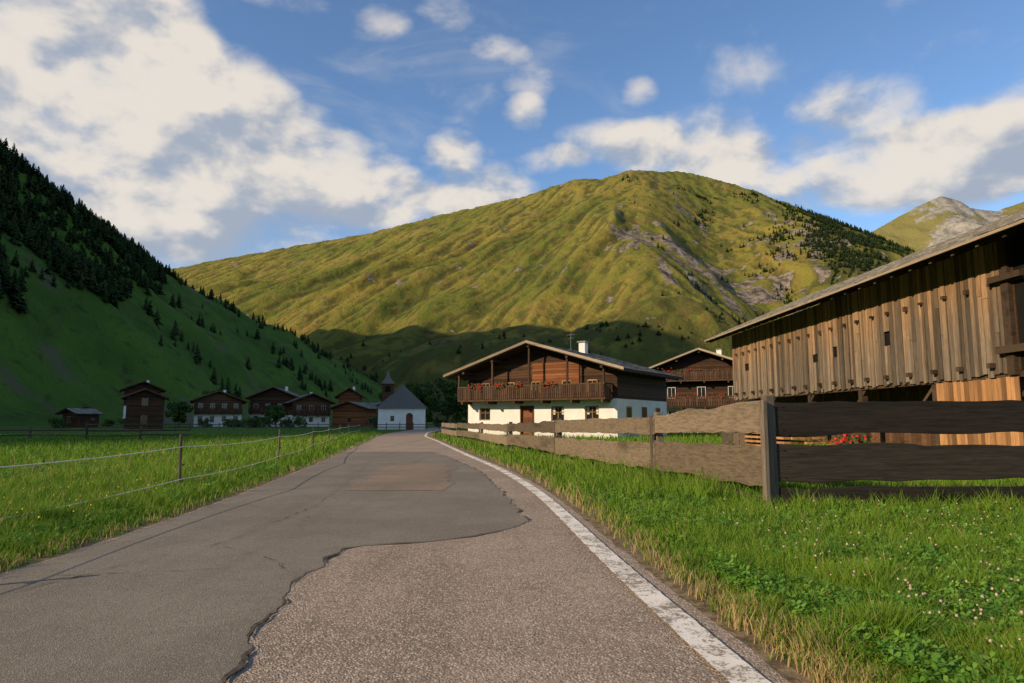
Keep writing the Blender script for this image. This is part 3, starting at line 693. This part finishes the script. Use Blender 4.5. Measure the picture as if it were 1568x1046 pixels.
# ---- chapel
e=empty('chapel',(-14.6,91,0),math.radians(8));cw,cd=6.2,8.5
mb=MB();wall_open(mb,-cw/2,cw/2,-.1,2.9,0,.4,[(.55,1.45,-.1,1.75),(-1.5,-1.0,1.1,1.8)]);mb.bx(-cw/2,-cw/2+.4,.4,cd,-.1,2.9,.5);mb.bx(cw/2-.4,cw/2,.4,cd,-.1,2.9,.5);mb.bx(-cw/2+.4,cw/2-.4,cd-.4,cd,-.1,2.9,.5)
mb.obj('walls',PL,e)
mb=MB();A=[(.55+.45+.45*math.cos(t_),1.75+.45*math.sin(t_)) for t_ in np.linspace(0,math.pi,12)]
mb.prism(A+[],-.02,.3,.3);mb.bx(.55,1.45,.12,.2,-.1,1.749);mb.obj('arched_door',DR,e)
mb=MB();mb.bx(-1.5,-1.0,.15,.2,1.1,1.8);mb.obj('window',GL,e)
mb=MB();o=.3;x=cw/2+o;zt=6.1
V=[(-x,-o,2.8),(x,-o,2.8),(x,cd+o,2.8),(-x,cd+o,2.8),(0,2.0,zt),(0,cd-2,zt)]
mb.add(V,[(0,1,4),(1,2,5,4),(2,3,5),(3,0,4,5),(3,2,1,0)])
g=material('grey_shingle_roof',.85,.2);n=g.noise(g.pos,5,6,.7);br=g.n('ShaderNodeTexWave',{'Vector':g.pos,'Scale':3.,'Distortion':1.},bands_direction='Z').outputs['Fac']
c=g.mix(n,(.10,.095,.085),(.22,.20,.175));c=g.mix(g.mr(br,.7,1,0,.5),c,(.05,.05,.05));setc(g,c);bump(g,br,.03);GS=g.m
mb.obj('roof',GS,e)
mb=MB();mb.bx(-2.7,-1.2,1.0,2.5,2.9,6.1);mb.obj('bell_turret',W_dark,e)
mb=MB();bx0,by0=-1.95,1.75
mb.add([(bx0-.95,by0-.95,6.1),(bx0+.95,by0-.95,6.1),(bx0+.95,by0+.95,6.1),(bx0-.95,by0+.95,6.1),(bx0-.35,by0-.35,6.9),(bx0+.35,by0-.35,6.9),(bx0+.35,by0+.35,6.9),(bx0-.35,by0+.35,6.9),(bx0,by0,8.0)],
[(0,1,5,4),(1,2,6,5),(2,3,7,6),(3,0,4,7),(4,5,8),(5,6,8),(6,7,8),(7,4,8),(3,2,1,0)]);mb.obj('spire',GS,e)
mb=MB();mb.bx(bx0-.35,bx0+.35,.93,.99,5.0,5.8);mb.obj('belfry_louver',dark,e)
mb=MB();mb.cyl((bx0,by0,7.9),(bx0,by0,8.6),.03,.02,5);mb.box(bx0,by0,8.35,.35,.04,.04);mb.obj('cross',plain('iron',(.04,.04,.04),.5),e)
# ---- big barn
e=empty('timber_barn',(13.05,40.3,0),math.radians(-88.4));BL=34.;ZB=2.45;ZW=6.15
mb=MB();x=0
slits=[(15.9,4.05,.13,.26),(12.1,3.95,.13,.22),(10.3,3.85,.11,.18),(2.2,4.1,.1,.2)]
COR=21.6
x=0
while x<COR:
    ww=random.uniform(.13,.25);x2=min(x+ww,COR);o=random.uniform(-.022,.022);t=random.random()
    segs=[(ZB-random.uniform(0,.14),ZW)]
    for sx_,sz_,hw_,hh_ in slits:
        if x<sx_+hw_ and x2>sx_-hw_: segs=[(segs[0][0],sz_-hh_),(sz_+hh_,ZW)]
    if len(segs)==1 and random.random()<.3:
        zc=random.uniform(3.4,5.2);segs=[(segs[0][0],zc-.006),(zc+.006,ZW)]
    gq=random.uniform(.004,.018)
    for a,b in segs: mb.bx(x+gq,x2-gq,o-.0,o+.035,a,b,min(1,max(0,t+random.uniform(-.25,.25))))
    x=x2
mb.obj('upper_boarding',W_barn,e)
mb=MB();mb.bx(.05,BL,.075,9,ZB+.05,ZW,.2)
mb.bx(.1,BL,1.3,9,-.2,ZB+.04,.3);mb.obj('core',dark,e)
mb=MB()
x=COR+.35
while x<BL:
    ww=random.uniform(.18,.28);mb.bx(x,x+ww-.012,.9,.93,ZB,ZW);x+=ww
mb.bx(COR+.3,COR+.36,.05,.9,ZB,ZW);mb.obj('recessed_boarding',W_dark,e)
mb=MB();y=0.05
while y<9: mb.bx(-.03,.0,y,y+.2,-.1 if y>1.3 else ZB,ZW+min(y,9-y)*.33,);y+=.22
mb.obj('end_boarding',W_barn,e)
mb=MB();x=.2
while x<BL:
    ww=random.uniform(.2,.3);mb.bx(x,x+ww-.014,1.2,1.24,-.1,ZB,);x+=ww
mb.obj('lower_boarding',W_brown,e)
mb=MB();x=18.4
while x<COR+.2:
    ww=random.uniform(.14,.22);mb.bx(x,x+ww-.016,.04,.07,-.1,ZB-.12-random.uniform(0,.05));x+=ww
mb.obj('sunlit_boarding',W_barnlow,e)
mb=MB()
for k in range(22):
    x=.8+k*1.02+random.uniform(-.12,.12)
    if x<COR: mb.bx(x-.055,x+.055,-.13,.1,4.87+random.uniform(-.06,.06),4.99)
for k in range(17):
    x=.6+k*1.28+random.uniform(-.1,.1)
    if x<COR: mb.bx(x-.07,x+.07,-.16,1.2,ZB+.14,ZB+.28)
mb.bx(COR-.0,COR+.28,-.06,.3,ZB-.1,ZW+.1);mb.bx(COR+.3,BL,-.05,.2,4.9,5.15);mb.bx(COR-.3,COR+.9,-.2,-.07,4.95,5.12);mb.bx(COR-.2,COR+.9,-.2,-.07,2.95,3.15)
for x in(5.2,9.4,13.7,18.2,COR,26): mb.bx(x-.12,x+.12,.1,.34,-.1,ZB-.16)
mb.bx(0,BL,.08,.30,ZB-.155,ZB-.0)
for k in range(6): mb.prism([(4.8+k*4.2,1.7),(4.95+k*4.2,1.7),(5.7+k*4.2,ZB-.16),(5.5+k*4.2,ZB-.16)],.14,.26)
mb.bx(COR+2.5,COR+2.7,.1,.3,ZB,ZW)
mb.prism([(COR+.3,3.1),(COR+.5,3.1),(COR+2.5,4.9),(COR+2.3,4.9)],.1,.25)
mb.obj('beams',W_beam,e)
ry0,rz0=-1.15,6.0;sl=.43;ridge=5.2
mb=MB()
def rslab(mb,x0,x1,ya,yb,lift,th,tint=None):
    za=rz0+sl*(ya-ry0);zb=rz0+sl*(yb-ry0)
    mb.add([(x0,ya,za+lift-th),(x1,ya,za+lift-th),(x1,yb,zb+lift-th),(x0,yb,zb+lift-th),(x0,ya,za+lift),(x1,ya,za+lift),(x1,yb,zb+lift),(x0,yb,zb+lift)],[(3,2,1,0),(4,5,6,7),(0,1,5,4),(1,2,6,5),(2,3,7,6),(3,0,4,7)],tint)
rslab(mb,-1.3,BL+1,ry0,ridge,0,.10)
zr=rz0+sl*(ridge-ry0)
mb.add([(-1.3,ridge,zr),(BL+1,ridge,zr),(BL+1,11.4,zr-2.4),(-1.3,11.4,zr-2.4),(-1.3,ridge,zr-.1),(BL+1,ridge,zr-.1),(BL+1,11.4,zr-2.5),(-1.3,11.4,zr-2.5)],[(0,1,2,3),(7,6,5,4),(0,4,5,1),(1,5,6,2),(2,6,7,3),(3,7,4,0)])
mb.obj('roof_deck',W_beam,e)
mb=MB()
rows=14
for r in range(rows):
    ya=ry0-.06+(ridge-ry0+.06)*r/rows;yb=ya+(ridge-ry0)/rows+.05
    x=-1.35
    while x<BL+1.05:
        ww=random.uniform(.2,.5);q=random.uniform(-.04,.02) if r==0 else 0
        za=rz0+sl*(ya-ry0);zb=rz0+sl*(yb-ry0);l1=.055+random.uniform(0,.03)
        mb.add([(x,ya+q,za+l1-.03),(x+ww-.01,ya+q,za+l1-.03),(x+ww-.01,yb,zb+.002),(x,yb,zb+.002),(x,ya+q,za+l1+.005),(x+ww-.01,ya+q,za+l1+.005),(x+ww-.01,yb,zb+.02),(x,yb,zb+.02)],[(3,2,1,0),(4,5,6,7),(0,1,5,4),(1,2,6,5),(2,3,7,6),(3,0,4,7)])
        x+=ww
mb.obj('shingles',SH,e)
mb=MB()
for k in range(36):
    x=-.9+k*1.0;mb.add([(x,ry0+.1,rz0-.07),(x+.12,ry0+.1,rz0-.07),(x+.12,.3,rz0+.44),(x,.3,rz0+.44),(x,ry0+.1,rz0-.2),(x+.12,ry0+.1,rz0-.2),(x+.12,.3,rz0+.3),(x,.3,rz0+.3)],[(0,1,2,3),(7,6,5,4),(0,4,5,1),(1,5,6,2),(2,6,7,3),(3,7,4,0)])
mb.obj('rafters',W_beam,e)
mb=MB();mb.bx(-1.3,BL+1,ry0-.08,ry0-.02,rz0-.07,rz0+.01);mb.obj('eave_board',W_light,e)
mb=MB();mb.add([(-1.36,ry0,rz0-.16),(-1.305,ry0,rz0-.16),(-1.305,ridge,zr-.16),(-1.36,ridge,zr-.16),(-1.36,ry0,rz0+.06),(-1.305,ry0,rz0+.06),(-1.305,ridge,zr+.06),(-1.36,ridge,zr+.06)],[(3,2,1,0),(4,5,6,7),(0,1,5,4),(1,2,6,5),(2,3,7,6),(3,0,4,7)]);mb.obj('verge_board',W_light,e)
# ---- yard things
e=empty('plank_stack',(9.3,24,0),math.radians(8));mb=MB()
for r in range(5):
    for k in range(6): mb.box(-.6+k*.24,random.uniform(-.1,.1),.1+r*.15,.22,3.2,.07,0)
mb.obj('planks',W_barnlow,e)
e=empty('board_gate',(7.6,25,0));mb=MB()
for k in range(9): mb.bx(k*.22,k*.22+.19,0,.03,0,.95)
mb.bx(0,2,.035,.07,.2,.3);mb.bx(0,2,.035,.07,.7,.8);mb.obj('boards',fw1,e)
e=empty('flower_planter',(8.9,18,0));mb=MB();mb.bx(-.6,.6,-.2,.2,0,.5);mb.obj('trough',W_barnlow,e);flowers(e,-.55,.55,0,.58,50)
# ---------------------------------------------------------------- trees
g=material('conifer_needles',.9,.1);t=g.attr('tint');setc(g,g.mix(t,(.014,.028,.009),(.045,.07,.02)));CN=g.m
def con_template(seed):
    r=np.random.default_rng(seed);V=[];F=[]
    for k in range(11):
        z=.08+.88*k/11;R=.24*(1-z)**.85+.015
        m=7 if k<8 else 5
        for j in range(m):
            a=r.uniform(0,6.28);q=R*r.uniform(.65,1.25);wd=.45
            b=len(V);V+=[(0,0,z+.10),(q*math.cos(a-wd),q*math.sin(a-wd),z-.05*r.uniform(.2,1.3)),(q*math.cos(a+wd),q*math.sin(a+wd),z-.05*r.uniform(.2,1.3)),(q*1.1*math.cos(a),q*1.1*math.sin(a),z-.03)]
            F+=[(b,b+1,b+3),(b,b+3,b+2)]
    b=len(V);V+=[(.02,0,0),(-.01,.017,0),(-.01,-.017,0),(0,0,1)];F+=[(b,b+1,b+3),(b+1,b+2,b+3),(b+2,b,b+3)]
    return np.array(V),np.array(F)
CT=[con_template(k) for k in range(6)]
def forest(name,x,y,z,h,wid=1.0):
    VV=[];FF=[];TT=[];base=0
    idx=rng.integers(0,6,len(x))
    for k in range(6):
        s=idx==k
        if not s.any(): continue
        V,F=CT[k];n=s.sum();a=rng.uniform(0,6.28,n);hh=h[s];wv=hh*wid*rng.uniform(.8,1.25,n)
        X=V[None,:,0]*np.cos(a)[:,None]-V[None,:,1]*np.sin(a)[:,None];Y=V[None,:,0]*np.sin(a)[:,None]+V[None,:,1]*np.cos(a)[:,None]
        P=np.stack([x[s][:,None]+X*wv[:,None],y[s][:,None]+Y*wv[:,None],z[s][:,None]+V[None,:,2]*hh[:,None]-.3],2)
        VV.append(P.reshape(-1,3));FF.append((F[None]+(base+np.arange(n)*len(V))[:,None,None]).reshape(-1,3));base+=n*len(V)
        TT.append(np.clip(np.repeat(rng.uniform(0,.8,n),len(V))+np.tile(rng.uniform(0,.3,len(V)),n),0,1))
    np_mesh(name,np.concatenate(VV),np.concatenate(FF),CN,{'tint':np.concatenate(TT)})
n=34000;x=rng.uniform(-400,-120,n);y=rng.uniform(180,1120,n);z=hillZ(x,y)
c=np.interp(y,cy,cxs);m=fbm(x/50,y/50,4,201)
az=-x/y
fz=(az>.53-.12*m)&(z>56+50*m+np.clip((.66-az),0,1)*120)&(-x<c+60)
belt=(y>=520)&(-x>c-20+30*m)&(-x<c+25)&(m>-.1)
mid=(m>.22)&(z>8)
p=np.where(fz,.50,0)+np.where(belt,.11,0)+np.where(mid,.08,.003)*(z>5)
k=rng.random(n)<p
forest('conifer_forest',x[k],y[k],z[k],rng.uniform(4,11,k.sum()))
n=60000;x=rng.uniform(350,1400,n);y=rng.uniform(1150,2300,n);m=fbm(x/110,y/110,4,211)
xx=x/y
dens=np.exp(-((xx-.51)/.095)**2)*sstep(1350,1700,y)
k=(rng.random(n)<np.clip(dens*1.0-.22+m*1.3,0,1)*.42);x,y=x[k],y[k];z=mtnZ(x,y)
forest('distant_conifer_forest',x,y,z,rng.uniform(7,16,len(x)))
n=9000;x=rng.uniform(-520,700,n);y=rng.uniform(880,1400,n);m=fbm(x/70,y/70,4,221)
k=rng.random(n)<np.clip((m-.02)*1.2,.004,.5)*sstep(1400,1000,y);x,y=x[k],y[k];z=mtnZ(x,y)
forest('distant_tree_belt',x,y,np.maximum(z,0),rng.uniform(5,12,len(x)),1.5)
g=material('leaf_foliage',.8,.15);t=g.attr('tint');setc(g,g.mix(t,(.022,.05,.010),(.07,.12,.024)));LF=g.m
bark=plain('bark',(.07,.05,.035),.9,.4,6)
def leafy(name,x,y,h,rad,seed,trunk=True,nl=2600,ls=.22):
    r=np.random.default_rng(seed);e=empty(name,(x,y,0))
    if trunk:
        mb=MB();mb.cyl((0,0,-.2),(.1,0,h*.55),h*.028,h*.016,7)
        for k in range(5):
            a=r.uniform(0,6.28);z0=h*r.uniform(.25,.5);mb.cyl((0.05,0,z0),(rad*.6*math.cos(a),rad*.6*math.sin(a),z0+h*.25),h*.012,h*.005,5)
        mb.obj('trunk',bark,e)
    nc=26;C=np.stack([r.normal(0,rad*.42,nc),r.normal(0,rad*.42,nc),h*(.3 if trunk else .1)+h*.62*r.uniform(0,1,nc)**.8],1)
    ci=r.integers(0,nc,nl);d=r.normal(0,1,(nl,3));d/=np.linalg.norm(d,axis=1)[:,None]
    P=C[ci]+d*(rad*.30*r.uniform(.5,1.1,nl)**.5)[:,None];P[:,2]=np.clip(P[:,2],.05,h)
    s=ls*r.uniform(.6,1.5,nl);A=r.normal(0,1,(nl,3));A/=np.linalg.norm(A,axis=1)[:,None];B=np.cross(A,d);B/=np.linalg.norm(B,axis=1)[:,None]+1e-6
    V=np.stack([P-A*s[:,None],P+B*s[:,None]*.6,P+A*s[:,None],P-B*s[:,None]*.6],1).reshape(-1,3)
    F=np.arange(nl*4).reshape(-1,4)
    np_mesh('foliage',V,F,LF,{'tint':np.repeat(np.clip(r.uniform(0,.5,nl)+r.uniform(-.1,.5,nc)[ci],0,1),4)},parent=e)
for i,(x,y,h,r_) in enumerate([(-15.5,118,7.5,2.8),(-12,128,9,3.2),(-9.5,120,6,2.4),(-18,135,9,3),(-22,126,6,2.4),(-7,140,8,3),(-24,160,10,3.5),(-5,112,4.5,2),(-64,150,8,3),(-80,150,9,3.2),(-30,165,8,3),(13,95,7,2.6),(-44,128,4,1.8),(-61,126,4.5,2)]):
    leafy('deciduous_tree',x,y,h,r_,500+i)
for i in range(24):
    x=random.choice([random.uniform(-58,-34),random.uniform(-100,-60),random.uniform(-22,-4)]);y=random.uniform(112,128) if x>-60 else random.uniform(105,150)
    leafy('garden_bush',x,y,random.uniform(1.2,2.4),random.uniform(1,1.8),700+i,False,500,.16)
# ---------------------------------------------------------------- camera
cd_=bpy.data.cameras.new('camera');cam=link(bpy.data.objects.new('camera',cd_))
cd_.lens=24;cd_.sensor_width=36;cd_.clip_end=20000;cd_.clip_start=.05
cam.location=(0,0,1.1);cam.rotation_euler=(math.radians(96.66),0,0);S.camera=cam
